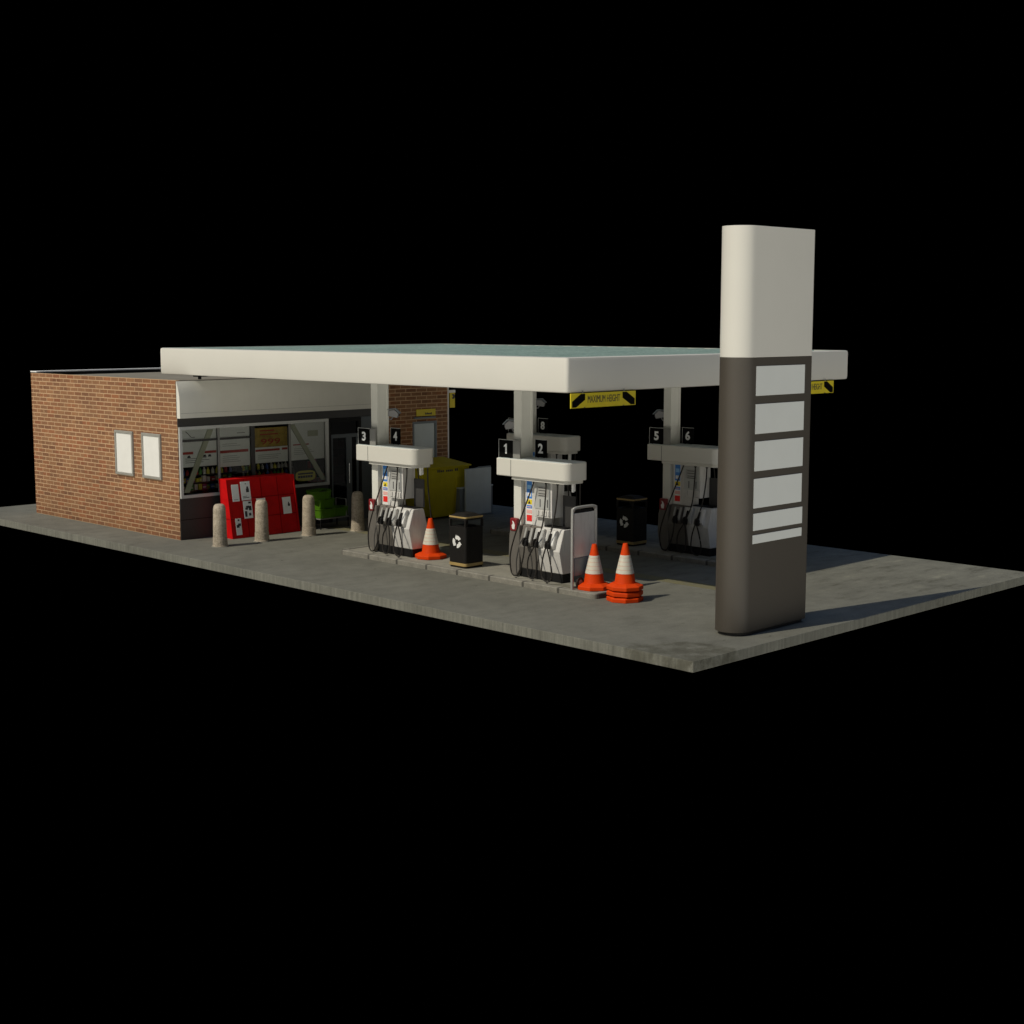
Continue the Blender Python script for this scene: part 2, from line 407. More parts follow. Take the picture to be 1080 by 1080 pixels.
# big window
win = obj('window', BM(), 'lightframe', shop)
bm = bmesh.new(); x0, x1, z0, z1, f = .025, 4.28, .96, 2.60, .07
box(bm, x0, x1, -.05, .06, z0, z0 + f); box(bm, x0, x1, -.05, .06, z1 - f, z1)
box(bm, x0, x0 + f, -.049, .06, z0 + f, z1 - f); box(bm, x1 - f, x1, -.049, .06, z0 + f, z1 - f)
bmesh.ops.recalc_face_normals(bm, faces=bm.faces); bm.to_mesh(win.data); bm.free(); win['label'] = 'wide pale framed shop window'
obj('pane', B(x0 + f, x1 - f, .012, .018, z0 + f, z1 - f), 'glass', win)
for cx, w_, m_ in ((1.10, .05, 'greyframe'), (2.055, .10, 'charcoal'), (3.13, .05, 'greyframe')):
    obj('mullion', B(cx - w_ / 2, cx + w_ / 2, -.012, .05, z0 + f, z1 - f), m_, win)
obj('transom', B(x0 + f, 2.0, -.008, .045, 2.245, 2.29), 'charcoal', win)
# pale strips behind the glass, modelled in place of the pane's diagonal reflections
for (a, b_) in ((( .90, 2.50), (.22, 1.08)), ((3.22, 2.50), (4.16, 1.08))):
    bm = bmesh.new(); dx = .075
    prism(bm, [(a[0] - dx, a[1]), (a[0] + dx, a[1]), (b_[0] + dx, b_[1]), (b_[0] - dx, b_[1])], 'y', .022, .046)
    obj('reflection_strip', bm, 'reflectpatch', win)
# small panel windows on the sunlit side
for yy in (1.93 - .0, .70):
    wf = obj('side_window', BM(), 'windowframe', shop)
    bm = bmesh.new(); y0, y1, q0, q1, f = yy - .01, yy + .81, 1.34, 2.40, .06
    box(bm, -.045, .02, y0, y1, q0, q0 + f); box(bm, -.045, .02, y0, y1, q1 - f, q1)
    box(bm, -.044, .02, y0, y0 + f, q0 + f, q1 - f); box(bm, -.044, .02, y1 - f, y1, q0 + f, q1 - f)
    bmesh.ops.recalc_face_normals(bm, faces=bm.faces); bm.to_mesh(wf.data); bm.free()
    md = wf.modifiers.new('bevel', 'BEVEL'); md.width = .008; md.segments = 2
    obj('pane', B(-.022, -.005, y0 + f, y1 - f, q0 + f, q1 - f), 'blankpanel', wf)
# glazed entrance
dr = obj('entrance_door', BM(), 'black', shop); dr['label'] = 'dark framed glazed entrance with transom light'
bm = bmesh.new()
box(bm, 4.285, 4.37, -.03, .12, 0, 2.59); box(bm, 5.24, 5.325, -.03, .12, 0, 2.59); box(bm, 4.37, 5.24, -.03, .12, 2.50, 2.59)
bmesh.ops.recalc_face_normals(bm, faces=bm.faces); bm.to_mesh(dr.data); bm.free()
obj('door_leaf', (lambda bm: (box(bm, 4.86, 5.03, -.01, .05, .0, 2.10), box(bm, 4.371, 4.43, -.009, .05, .0, 2.10), box(bm, 5.18, 5.239, -.009, .05, 0, 2.10), box(bm, 4.43, 4.86, -.008, .05, 0, .12), box(bm, 5.03, 5.18, -.008, .05, 0, .12), box(bm, 4.371, 5.239, -.012, .05, 2.10, 2.19), bm)[-1])(bmesh.new()), 'slate', dr)
obj('door_glass', B(4.43, 4.86, .015, .022, .12, 2.10), 'darkglass', dr)
obj('side_glass', B(5.03, 5.18, .015, .022, .12, 2.10), 'darkglass', dr)
obj('transom_glass', B(4.371, 5.239, .015, .022, 2.19, 2.50), 'darkglass', dr)
obj('handle', BM(tube, [(4.90, -.06, .95), (4.90, -.06, 1.45)], .014, 8, False), 'chrome', dr)
# service door
sd = obj('service_door', B(7.11, 7.85, .03, .07, .02, 2.32), 'cabinet', shop); sd['label'] = 'plain pale grey service door'
bm = bmesh.new(); box(bm, 7.06, 7.11, -.015, .1, 0, 2.38); box(bm, 7.85, 7.90, -.015, .1, 0, 2.38); box(bm, 7.11, 7.85, -.015, .1, 2.32, 2.38)
obj('door_frame', bm, 'cabinetdark', sd)
obj('handle', B(7.76, 7.80, -.02, .03, 1.0, 1.12), 'chrome', sd)
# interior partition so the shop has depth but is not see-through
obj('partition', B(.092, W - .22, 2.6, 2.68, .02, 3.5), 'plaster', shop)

# yellow notice over the service door
t = thing('door_sign', 'small yellow notice over the grey service door', 'sign', (8.76, 15.87, 2.60))
obj('sign_board', B(-.33, .33, -.025, 0, -.075, .10), 'signyellow', t, bevel=.004)
bm = bmesh.new()
for k in range(7): box(bm, -.04 + k * .035, -.015 + k * .035, -.030, -.024, -.045, -.045 + random.choice((.04, .055)))
obj('printed_marks', bm, 'ink', t)
obj('strip_lamp', B(-.42, .30, -.07, 0, -.14, -.10), 'cabinetdark', t, bevel=.006)
# projecting sign at the far corner
t = thing('projecting_sign', 'small yellow projecting sign with white cap at the far corner of the brick shop', 'sign', (9.60, 15.86, 2.70))
obj('sign_board', B(0, .17, -.03, .0, 0, .40), 'signyellow', t, bevel=.004)
obj('cap', B(-.01, .18, -.04, .01, .40, .47), 'coping', t)
bm = bmesh.new(); prism(bm, [(.0 + .085 * (1 + math.cos(a)) , .30 + .07 * math.sin(a)) for a in [-PI / 2 + PI * k / 10 for k in range(11)]] + [(.06 + .04 * math.cos(a), .30 + .03 * math.sin(a)) for a in [PI / 2 - PI * k / 8 for k in range(9)]], 'y', -.036, -.029)
obj('printed_curve', bm, 'ink', t)
# floodlight on the parapet
t = thing('floodlight', 'small black floodlight on the shop roof edge', 'floodlight', (1.95, 15.98, 3.665))
obj('lamp_body', B(-.14, .16, -.10, .08, .06, .16), 'black', t, bevel=.015)
obj('bracket', B(-.03, .03, -.02, .03, 0, .06), 'black', t)

# ------------------------------------------------------------------ behind the glass: posters, shelves, goods
def poster(x0, x1, z0, z1, mat, label, extra):
    t = thing('poster', label, 'poster', (x0, 15.935, z0), 0, 'posters on the shop window')
    w, h = x1 - x0, z1 - z0
    obj('sheet', B(0, w, 0, .003, 0, h), mat, t)
    extra(t, w, h); return t
def lines(t, w, h, z_from, n, mat='ink', x0=.06, dz=.045, th=.010):
    for k in range(n):
        l = random.uniform(.55, .85) * (w * .93 - x0 * w * 2)
        obj('printed_line', B(x0 * w * 2, x0 * w * 2 + l, -.003, 0, z_from - k * dz, z_from - k * dz + th), mat, t)
def e1(t, w, h):
    obj('red_band', B(.02, w * .34, -.003, 0, h * .50, h * .60), 'bandred', t)
    obj('red_band', B(w * .66, w - .01, -.003, 0, h * .50, h * .60), 'bandred', t)
    lines(t, w, h, h * .32, 3)
    for cx in (.22, .66, .80): obj('printed_figure', PR([(w * cx - .05, h * .36), (w * cx + .05, h * .36), (w * cx + .02, h * .46), (w * cx - .03, h * .44)], 'y', -.0045, -.0005), 'ink', t)
def e2(t, w, h):
    obj('red_band', B(.03, w * .95, -.003, 0, h * .50, h * .60), 'bandred', t); lines(t, w, h, h * .38, 4, 'greyacrylic'); lines(t, w, h, h * .82, 2, 'greyacrylic')
def e3(t, w, h):
    obj('red_band', B(.05, w * .76, -.003, 0, h * .74, h * .88), 'bandred', t); obj('red_band', B(w * .83, w * .99, -.003, 0, h * .76, h * .90), 'bandred', t)
    lines(t, w, h, h * .5, 3, 'greyacrylic')
def e4(t, w, h):
    obj('lettering', text_mesh('999', FACE_Y, (w * .48, -.002, h * .28), h * .30, w * .6, .004, .01), 'bandred', t)
    lines(t, w, h, h * .82, 2, 'bandred', .08, .09, .03)
def e5(t, w, h):
    lines(t, w, h, h * .3, 4, 'greyacrylic'); obj('red_band', B(.1, w * .55, -.003, 0, h * .40, h * .43), 'bandred', t)
    obj('green_patch', B(w * .52, w * .82, -.003, 0, h * .62, h * .78), 'reflectpatch', t)
poster(1.36, 2.32, 1.66, 2.245, 'paper', 'white poster with red bands in the leftmost pane of the shop window', e1)
poster(2.38, 3.25, 1.60, 2.245, 'paper', 'white poster with one full red band, second pane from the left', e2)
poster(3.36, 4.35, 1.62, 1.995, 'paper', 'white poster under the ochre advert in the shop window', e3)
poster(3.40, 4.34, 2.00, 2.46, 'ochre', 'ochre and red price advert at the top of the shop window', e4)
poster(4.41, 5.46, 1.62, 2.53, 'paper', 'large pale poster in the rightmost pane of the shop window', e5)
poster(1.36, 2.32, 2.29, 2.53, 'paper', 'narrow blank white strip above the transom of the leftmost pane', lambda t, w, h: obj('printed_curve', BM(tube, [(.14, -.004, .19), (.22, -.004, .12), (.28, -.004, .06), (.38, -.004, .05)], .008, 6), 'ink', t))
poster(2.38, 3.25, 2.29, 2.53, 'paper', 'narrow blank white strip above the transom of the second pane', lambda t, w, h: obj('printed_line', B(w * .6, w * .85, -.003, 0, .08, .10), 'greyacrylic', t))
t = thing('window_sticker', 'yellow oval sticker low in the right pane of the shop window', 'sticker', (4.87, 15.93, 1.22))
bm = bmesh.new(); prism(bm, [(.30 * math.copysign(abs(math.cos(a)) ** .6, math.cos(a)), .13 * math.copysign(abs(math.sin(a)) ** .6, math.sin(a))) for a in [2 * PI * k / 32 for k in range(32)]], 'y', 0, .003)
obj('sheet', bm, 'packyellow', t); bm = bmesh.new()
for k in range(6): box(bm, -.23 + k * .075, -.165 + k * .075, -.003, 0, -.05, .01)
box(bm, -.23, .23, -.003, 0, .035, .075); obj('printed_marks', bm, 'ink', t)

def shelf(x0, x1, y, label, levels, h):
    t = thing('shelf_unit', label, 'shelf', (x0, y, .02))
    w = x1 - x0
    obj('back_panel', B(0, w, .36, .38, 0, h), 'charcoal', t)
    for x in (0, w - .02): obj('upright', B(x, x + .02, 0, .36, 0, h), 'charcoal', t)
    for z in levels: obj('shelf_board', B(.02, w - .02, .01, .36, z, z + .025), 'charcoal', t)
    return t
shelf(1.55, 3.10, 16.22, 'dark low shelf unit behind the left panes of the shop window', (.3, .78, 1.03, 1.21, 1.39), 1.50)
shelf(3.20, 4.75, 16.22, 'dark low shelf unit behind the right panes of the shop window', (.3, .78, 1.03, 1.21, 1.39), 1.50)
cols = ['darkred', 'packgreen', 'packyellow', 'packyellow', 'packpurple', 'packwhite', 'packwhite', 'packblue']
def bottle_mesh(h):
    return BM(lathe, [(.0, 0), (.036, 0), (.038, .02), (.038, h * .6), (.016, h * .78), (.014, h * .97), (.0, h)], 12)
def goods(x0, x1, z, kind, where):
    x = x0
    while x < x1:
        c = random.choice(cols); h = random.uniform(.085, .14)
        if kind == 'bottle':
            o = obj('drink_bottle', bottle_mesh(h + .03), c, smooth=True); w = .085
            tag(o, 'small bottle on the %s' % where, 'bottle', 'bottles on the ' + where)
        else:
            w = random.uniform(.06, .11)
            o = obj('grocery_packet', B(0, w, 0, .07, 0, h), c, bevel=.005)
            o2 = obj('label_strip', B(.008, w - .008, -.002, 0, h * .35, h * .6), random.choice(['packwhite', 'packyellow', 'darkred', 'packwhite']), o)
            tag(o, 'small packet on the %s' % where, 'packet', 'packets on the ' + where)
        o.location = (x + (.04 if kind == 'bottle' else 0), 16.27, z); x += w + random.uniform(.01, .05)
for sx, nm in ((1.58, 'left'), (3.23, 'right')):
    for z, lv, kd in ((1.075, 'third board from top, %s window shelf' % nm, 'packet'), (1.255, 'second board from top, %s window shelf' % nm, 'packet' if nm[0] == 'l' else 'bottle'), (1.435, 'top board, %s window shelf' % nm, 'bottle')):
        goods(sx, sx + 1.40, z, kd, lv)
shelf(5.75, 7.10, 17.05, 'tall dark shelf unit inside the shop entrance', (.3, .75, 1.2, 1.65), 2.05)
for k in range(4):
    for i in range(7):
        if random.random() < .25: continue
        o = obj('grocery_packet', B(0, .13, 0, .1, 0, random.uniform(.18, .3)), random.choice(['darkred', 'darkred', 'packpurple', 'packyellow', 'packwhite']), bevel=.006)
        o.location = (5.80 + i * .18, 17.12, .345 + k * .45)
        nm = ('lowest', 'second', 'third', 'highest')[k]
        tag(o, 'small packet on the %s board of the shelf inside the entrance' % nm, 'packet', 'packets on the %s board of the entrance shelf' % nm)

# ------------------------------------------------------------------ canopy
KX0, KX1, KY0, KY1, KZ0, KZ1 = 1.62, 10.40, 4.10, 17.15, 3.765, 4.375
can = thing('forecourt_canopy', 'flat cream forecourt canopy with green sheet top on square pillars', 'canopy', (KX0, KY0, 0))
w, l = KX1 - KX0, KY1 - KY0
def rim(bm, inset, depth):
    # fascia profile swept round the rectangle: (outward offset, z)
    prof = [(-.10, KZ0 + .02), (-.05, KZ0), (-.012, KZ0 + .012), (0, KZ0 + .06), (0, KZ1 - .05), (-.012, KZ1 - .012), (-.05, KZ1), (-.16, KZ1), (-.16, KZ0 + .02)]
    def corner_ring(off, z):
        pts = rrect(-off, w + off, -off, l + off, max(.012, .07 + off), 5)
        return [bm.verts.new((*p, z)) for p in pts]
    rings = [corner_ring(o_, z) for o_, z in prof]
    n = len(rings[0])
    for A, Bq in zip(rings, rings[1:] + rings[:1]):
        for i in range(n): bm.faces.new((A[i], A[(i + 1) % n], Bq[(i + 1) % n], Bq[i]))
obj('fascia', BM(rim, 0, 0), 'white', can, smooth=True)
obj('soffit', B(.165, w - .165, .165, l - .165, KZ0 + .03, KZ0 + .06), 'soffit', can)
# corrugated deck
bm = bmesh.new(); n = int((l - .34) / .055); pr = []
for k in range(n + 1):
    y = .17 + (l - .34) * k / n; ph = (k % 9); z = KZ1 - .058 + (.056 if ph in (2, 3, 4) else 0)
    pr.append((y, z))
top = [[bm.verts.new((x, y, z)) for y, z in pr] for x in (.17, w - .17)]
for i in range(n): bm.faces.new((top[0][i], top[1][i], top[1][i + 1], top[0][i + 1]))
obj('roof_sheet', bm, 'deck', can)
PILL = [(3.00, 6.58), (3.00, 10.88), (7.50, 6.58), (7.50, 10.88)]
for (px, py) in PILL:
    bm = bmesh.new(); x0, y0 = px - KX0, py - KY0
    # rolled section: a web between two flanges
    box(bm, x0, x0 + .05, y0, y0 + .20, .1, KZ0 + .03); box(bm, x0 + .27, x0 + .32, y0, y0 + .20, .1, KZ0 + .03)
    box(bm, x0 + .05, x0 + .27, y0 + .012, y0 + .188, .1, KZ0 + .03)
    obj('pillar', bm, 'pillar', can, bevel=.004)

def height_sign(x0, x1, label):
    t = thing('height_sign', label, 'sign', (x0, 4.06, 3.50), 0, 'height signs under the canopy edge')
    w_ = x1 - x0
    obj('sign_board', B(0, w_, 0, .02, 0, .255), 'signyellow', t, bevel=.003)
    bm = bmesh.new()
    obj('black_stripe', PR([(.03, .012), (.13, .012), (.36, .14), (.36, .243), (.25, .243), (.03, .115)], 'y', -.004, 0), 'signblack', t)
    obj('black_stripe', PR([(w_ - .03, .012), (w_ - .13, .012), (w_ - .36, .14), (w_ - .36, .243), (w_ - .25, .243), (w_ - .03, .115)], 'y', -.004, 0), 'signblack', t)
    obj('lettering', text_mesh('MAXIMUM HEIGHT', FACE_Y, (w_ / 2, -.002, .145), .125, w_ - .86, .004), 'ink', t)
    for x in (.34, w_ - .34): obj('bolt', BM(lathe, [(0, 0), (.014, 0), (.014, .01), (0, .012)], 10, (x, -.01)), 'ink', t)
    obj('hanger', B(.3, .32, .005, .015, .255, .30), 'greyframe', t); obj('hanger', B(w_ - .32, w_ - .3, .005, .015, .255, .30), 'greyframe', t)
height_sign(1.68, 3.39, 'yellow maximum height sign hanging under the near corner of the canopy')
height_sign(8.05, 9.78, 'yellow maximum height sign half hidden behind the tall price totem')

def cctv(px, py, pz, rz, label):
    t = thing('security_camera', label, 'camera', (px, py, pz), rz, 'cameras fixed to the canopy pillars')
    obj('wall_bracket', B(-.02, .02, -.03, .0 + .03, -.16, .02), 'camgrey', t, bevel=.005)
    obj('arm', BM(tube, [(0, 0, -.12), (.10, 0, -.14), (.16, 0, -.06)], .018, 8), 'camgrey', t)
    bm = bmesh.new(); prism(bm, [(.02, -.05), (.30, -.10), (.34, .02), (.22, .12), (.04, .10)], 'y', -.085, .085)
    obj('housing', bm, 'camgrey', t, bevel=.015)
    obj('hood', (lambda bm: (prism(bm, [(.0, .115), (.24, .135), (.38, .015), (.39, .03), (.25, .15), (.0, .13)], 'y', -.1, .1), bm)[-1])(bmesh.new()), 'cabinetdark', t)
    obj('lens', B(.315, .345, -.05, .05, -.06, .0), 'lens', t)
    t.scale = (.72, .8, .8)
    return t
cctv(3.10, 6.79, 3.0, math.radians(110), 'grey camera on the left side of the pillar above sign 1')
cctv(3.33, 10.93, 3.03, math.radians(-50), 'grey camera on the right side of the pillar above sign 4')
cctv(7.60, 6.79, 3.0, math.radians(110), 'grey camera on the left side of the pillar above sign 5')
cctv(7.83, 10.95, 3.08, math.radians(-50), 'grey camera seen above sign 8 beyond the near pump')
t = thing('canopy_lamp', 'small round lamp under the canopy beside the pillar of signs 5 and 6', 'lamp', (7.98, 6.6, 3.79))
obj('lamp_body', BM(lathe, [(0, -.10), (.08, -.10), (.11, -.06), (.11, 0), (0, 0)], 16), 'camgrey', t, smooth=True)
obj('lamp_rim', BM(lathe, [(.105, -.062), (.125, -.062), (.125, -.045), (.105, -.045)], 16), 'lightframe', t)

# ------------------------------------------------------------------ fuel pumps
def make_pump():
    t = thing('fuel_pump', '', 'fuel pump', (2.8, 5.2, .10), 0, 'fuel pumps on the kerb islands')
    # overhead head box: x 0..0.6, y 0..1.86
    hd = obj('head_box', PR(rrect(0, .6, 0, 1.86, (.16, .10, .02, .02), 7), 'z', 1.95, 2.285), 'white', t, bevel=.014, smooth=True)
    obj('panel_joint', B(-.003, .02, 1.455, 1.470, 1.965, 2.27), 'greyframe', hd)
    obj('head_underside', PR(rrect(.05, .55, .05, 1.50, (.12, .08, .02, .02), 6), 'z', 1.89, 1.95), 'white', t, bevel=.006)
    obj('head_top', PR(rrect(.02, .58, .02, 1.84, (.14, .08, .02, .02), 6), 'z', 2.285, 2.292), 'cabinet', t)
    # plinth and cabinet
    obj('plinth', B(.20, .52, .28, 1.43, 0, .17), 'black', t, bevel=.01)
    hexa = [(.19, .17), (.10, .60), (.13, .70), (.22, .99), (.245, 1.01), (.50, 1.01), (.52, .99), (.60, .68), (.62, .60), (.53, .17)]
    obj('white_cabinet', PR(hexa, 'y', .27, .845), 'pumpwhite', t, bevel=.012)
    gx = [(x + (.012 if x < .36 else -.012), z if z > .2 else .17) for x, z in hexa]
    obj('grey_cabinet', PR(gx, 'y', .848, 1.36), 'pumpgrey', t, bevel=.010)
    # recessed pale door sheets on the white half
    obj('door_sheet', PR([(.118, .56), (.195, .20), (.21, .20), (.14, .56)], 'y', .36, .76), 'white', t, bevel=.004)
    # curved end cover below the pillar
    prof = [(1.362, .12), (1.42, .02), (1.52, .02), (1.60, .12), (1.66, .40), (1.64, .80), (1.60, .98), (1.362, 1.01)]
    obj('end_cover', PR(prof, 'x', .13, .56), 'pumpgrey', t, bevel=.02)
    # nozzle bays
    for y, m_, hm in ((.50, 'pumpwhite', 'lightframe'), (.82, 'pumpwhite', 'lightframe'), (1.09, 'pumpgrey', 'greyacrylic')):
        bay = obj('nozzle_bay', PR([(.09, .64), (.055, .70), (.145, .99), (.20, .99), (.12, .64)], 'y', y - .11, y + .11), m_, t, bevel=.008)
        obj('bay_plate', PR([(.053, .71), (.048, .72), (.135, .98), (.15, .98), (.10, .71)], 'y', y - .10, y - .045), 'silverwhite' if y < .6 else hm, bay)
        obj('bay_plate', PR([(.053, .71), (.048, .72), (.135, .98), (.15, .98), (.10, .71)], 'y', y + .06, y + .10), hm, bay)
        nz = obj('nozzle', BM(tube, [(.115, y, .93), (.07, y, .82), (.02, y, .73), (.0, y, .66)], .022, 8), 'black', t)
        obj('grip', BM(tube, [(.035, y, .80), (-.02, y + .01, .78), (-.035, y + .02, .70), (-.01, y + .01, .655)], .016, 6), 'rubber', nz)
        bm = bmesh.new(); prism(bm, [(-.015, .66), (.05, .64), (.07, .74), (.03, .79), (-.01, .76)], 'y', y - .05, y + .05); obj('boot', bm, 'black', nz, bevel=.012)
    # price display
    dp = obj('display', B(.20, .54, .565, 1.03, 1.20, 1.965), 'pumpwhite', t, bevel=.01)
    obj('display_face', B(.188, .20, .60, 1.00, 1.36, 1.86), 'lightframe', dp, bevel=.004)
    obj('display_window', B(.184, .189, .66, .95, 1.60, 1.80), 'greyacrylic', dp)
    bm = bmesh.new()
    for z in (1.76, 1.71, 1.65, 1.61): box(bm, .181, .1845, .72, .90, z, z + .012)
    for y in (.63, .82): box(bm, .184, .1885, y + .03, y + .05, 1.40, 1.55)
    obj('display_marks', bm, 'ink', dp)
    bm = bmesh.new()
    for k in range(4): box(bm, .182, .20, .60 + k * .10, .665 + k * .10, 1.24, 1.33)
    obj('button', bm, 'pumpwhite', dp)
    # neck, sticker column
    obj('neck', B(.28, .50, .84, 1.04, 1.01, 1.20), 'pumpwhite', t)
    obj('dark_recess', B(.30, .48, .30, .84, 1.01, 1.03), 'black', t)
    col = obj('sticker_column', B(.30, .46, 1.045, 1.385, 1.01, 1.95), 'pumpwhite', t, bevel=.006)
    Y0, Y1 = 1.165, 1.335
    obj('sticker_backing', B(.295, .2995, Y0, Y1, 1.02, 1.94), 'silverwhite', col)
    for m_, za, zb in (('blue', 1.52, 1.90), ('styellow', 1.41, 1.50), ('blue', 1.33, 1.39), ('pink', 1.23, 1.30), ('stred', 1.08, 1.20)): obj('sticker', B(.291, .2945, Y0 + .015, Y1 - .015, za, zb), m_, col)
    obj('sticker', B(.288, .2905, Y0 + .035, Y1 - .035, 1.56, 1.63), 'silverwhite', col); obj('sticker', B(.288, .2905, Y0 + .035, Y1 - .035, 1.70, 1.78), 'paleblue', col)
    bm = bmesh.new(); prism(bm, [(1.215, 1.42), (1.285, 1.42), (1.25, 1.485)], 'x', .287, .2905); obj('hazard_mark', bm, 'ink', col)
    obj('sticker', B(.2875, .2905, Y0 + .03, Y1 - .03, 1.35, 1.365), 'pink', col)
    # red emergency box
    rb = obj('emergency_box', B(.11, .20, 1.42, 1.60, .88, 1.13), 'redplastic', t, bevel=.02)
    bm = bmesh.new(); prism(bm, [(1.47, .92), (1.53, .92), (1.545, .99), (1.51, 1.03), (1.53, 1.08), (1.49, 1.06), (1.46, 1.0)], 'x', .104, .112); obj('pictogram', bm, 'silverwhite', rb)
    # hose guides under the head
    for k, (x, y, zb) in enumerate(((.30, .12, 1.73), (.42, .20, 1.73), (.12, .34, 1.86), (.12, .64, 1.86))): obj('hose_guide', BM(lathe, [(0, zb), (.024, zb), (.028, zb + .02), (.028, 1.89), (0, 1.89)], 12, (x, y)), 'silverwhite' if k < 2 else 'black', t, smooth=True)
    # hoses, front and back of the pump
    X = -.01
    H_ = [[(.12, .95, 1.90), (.08, .98, 1.75), (.03, 1.18, 1.25), (-.0, 1.38, .75), (-.01, 1.47, .40), (-.02, 1.42, .10), (-.02, 1.28, .06), (X, 1.17, .25), (X, 1.10, .50), (.0, 1.09, .68)],
          [(.12, .64, 1.90), (.10, .64, 1.60), (.05, .66, 1.10), (.0, .80, .72), (X, .98, .42), (-.03, .97, .14), (-.04, .88, .05), (-.03, .78, .10), (X, .76, .35), (.0, .81, .68)],
          [(.12, .34, 1.90), (.10, .34, 1.60), (.05, .39, 1.12), (.0, .50, .75), (X, .60, .45), (-.04, .60, .16), (-.05, .50, .05), (-.05, .38, .06), (-.03, .34, .20), (X, .42, .48), (.0, .50, .68)],
          [(.50, .12, 1.90), (.52, .14, 1.5), (.60, .18, 1.1), (.68, .22, .60), (.68, .35, .20), (.66, .50, .12), (.66, .60, .40), (.60, .62, .80)],
          [(.50, .45, 1.90), (.55, .45, 1.5), (.62, .50, 1.1), (.70, .70, .50), (.70, .85, .15), (.68, 1.0, .30), (.60, .95, .80)]]
    for p in H_: obj('hose', BM(tube, p, .0145, 7), 'rubber', t, smooth=True)
    obj('rear_sheet', B(.50, .515, .24, .56, 1.03, 1.62), 'charcoal', t)
    return t
def number_sign(pump, x, y0, y1, digit, back=False):
    """a black number plate facing the drive, standing on the pump's head box"""
    s = obj('number_plate', B(x, x + .03, y0, y1, 2.300, 2.635), 'signblack', pump, bevel=.003); s['label'] = 'black plate with a pale number %s' % digit
    cy = (y0 + y1) / 2
    if digit == '1':   # with its flag
        dm = PR([(cy - .028, 2.375), (cy - .028, 2.565), (cy - .006, 2.565), (cy + .05, 2.525), (cy + .05, 2.495), (cy + .012, 2.515), (cy + .012, 2.375)], 'x', x - .005, x + .001)
    else: dm = text_mesh(digit, FACE_X, (x - .002, cy, 2.47), .19, .125, .005, .035)
    obj('digit', dm, 'digit', s)
    bm = bmesh.new(); box(bm, x - .004, x + .034, y1, y1 + .007, 2.293, 2.646); box(bm, x - .004, x + .034, y0, y1, 2.636, 2.642)
    obj('plate_edge', bm, 'lightframe', s)
    bm = bmesh.new(); box(bm, x + .005, x + .025, y0 + .05, y0 + .08, 2.285, 2.30); box(bm, x + .005, x + .025, y1 - .08, y1 - .05, 2.285, 2.30); obj('plate_foot', bm, 'black', s)
    if not back: obj('side_screen', B(x + .005, x + .015, y0 - .19, y0 - .002, 2.293, 2.642), 'greyframe', s)
pump0 = make_pump()
pumps = [pump0] + [copy_tree(pump0) for _ in range(3)]
spec = [((2.8, 5.2), '1', '2', 'sunlit fuel pump with number plates 1 and 2, beside the blank pavement board'),
        ((2.8, 9.5), '3', '4', 'sunlit fuel pump with number plates 3 and 4, nearest the shop'),
        ((7.3, 5.2), '5', '6', 'shaded fuel pump with number plates 5 and 6, left of the totem'),
        ((7.3, 9.5), '7', '8', 'fuel pump with number plate 8, mostly hidden behind the near pump')]
for p, (xy, a, b_, lab) in zip(pumps, spec):
    p.location = (*xy, .10); p['label'] = lab
    number_sign(p, .05, 1.46, 1.835, a)
    number_sign(p, .52, 1.03, 1.32, b_, True)

# ------------------------------------------------------------------ price totem
t = thing('price_totem', 'tall grey and cream price totem with six blank panels', 'totem', (1.76, .50, 0))
o_ = rrect(0, 1.92, 0, .60, (.299, .07, .07, .299), 12)
obj('base', PR(rrect(.05, 1.86, .04, .55, (.25, .05, .05, .25), 10), 'z', 0, .06), 'charcoal', t)
obj('lower_body', PR(o_, 'z', .06, 4.43), 'taupe', t, smooth=True, bevel=.004)
obj('upper_body', PR([(x, y) for x, y in o_], 'z', 4.432, 6.46), 'white', t, smooth=True, bevel=.006)
for za, zb, xa, xb in ((3.83, 4.295, .35, 1.67), (3.23, 3.70, .35, 1.67), (2.64, 3.11, .35, 1.67), (2.05, 2.52, .345, 1.66), (1.69, 1.965, .35, 1.695), (1.48, 1.62, .34, 1.69)):
    obj('price_panel', B(xa, xb, -.010, .02, za, zb), 'totemgrey', t, bevel=.002)

# ------------------------------------------------------------------ bollards
b0 = thing('bollard', '', 'bollard', (0, 0, 0), 0, 'stone bollards in front of the shop')
obj('shaft', BM(lathe, [(0, 0), (.175, 0), (.172, .03), (.166, .035), (.160, .20), (.154, .205), (.146, .60), (.138, .85), (.122, .915), (.085, .95), (0, .962)], 28), 'bollard', b0, smooth=True)
obj('ground_collar', BM(lathe, [(.186, 0), (.20, 0), (.195, .012), (.186, .012)], 28), 'kerb', b0)
bs = [b0] + [copy_tree(b0) for _ in range(3)]
for b_, (x, y, lab) in zip(bs, ((1.39, 14.47, 'sunlit stone bollard nearest the brick corner, left of the red cabinet'), (2.51, 14.46, 'stone bollard in front of the middle of the red cabinet'),
                               (3.82, 14.43, 'stone bollard between the red cabinet and the green baskets'), (5.10, 14.2, 'shaded stone bollard in front of the shop entrance'))):
    b_.location = (x, y, 0); b_.rotation_euler = (0, 0, random.uniform(0, 6)); b_['label'] = lab

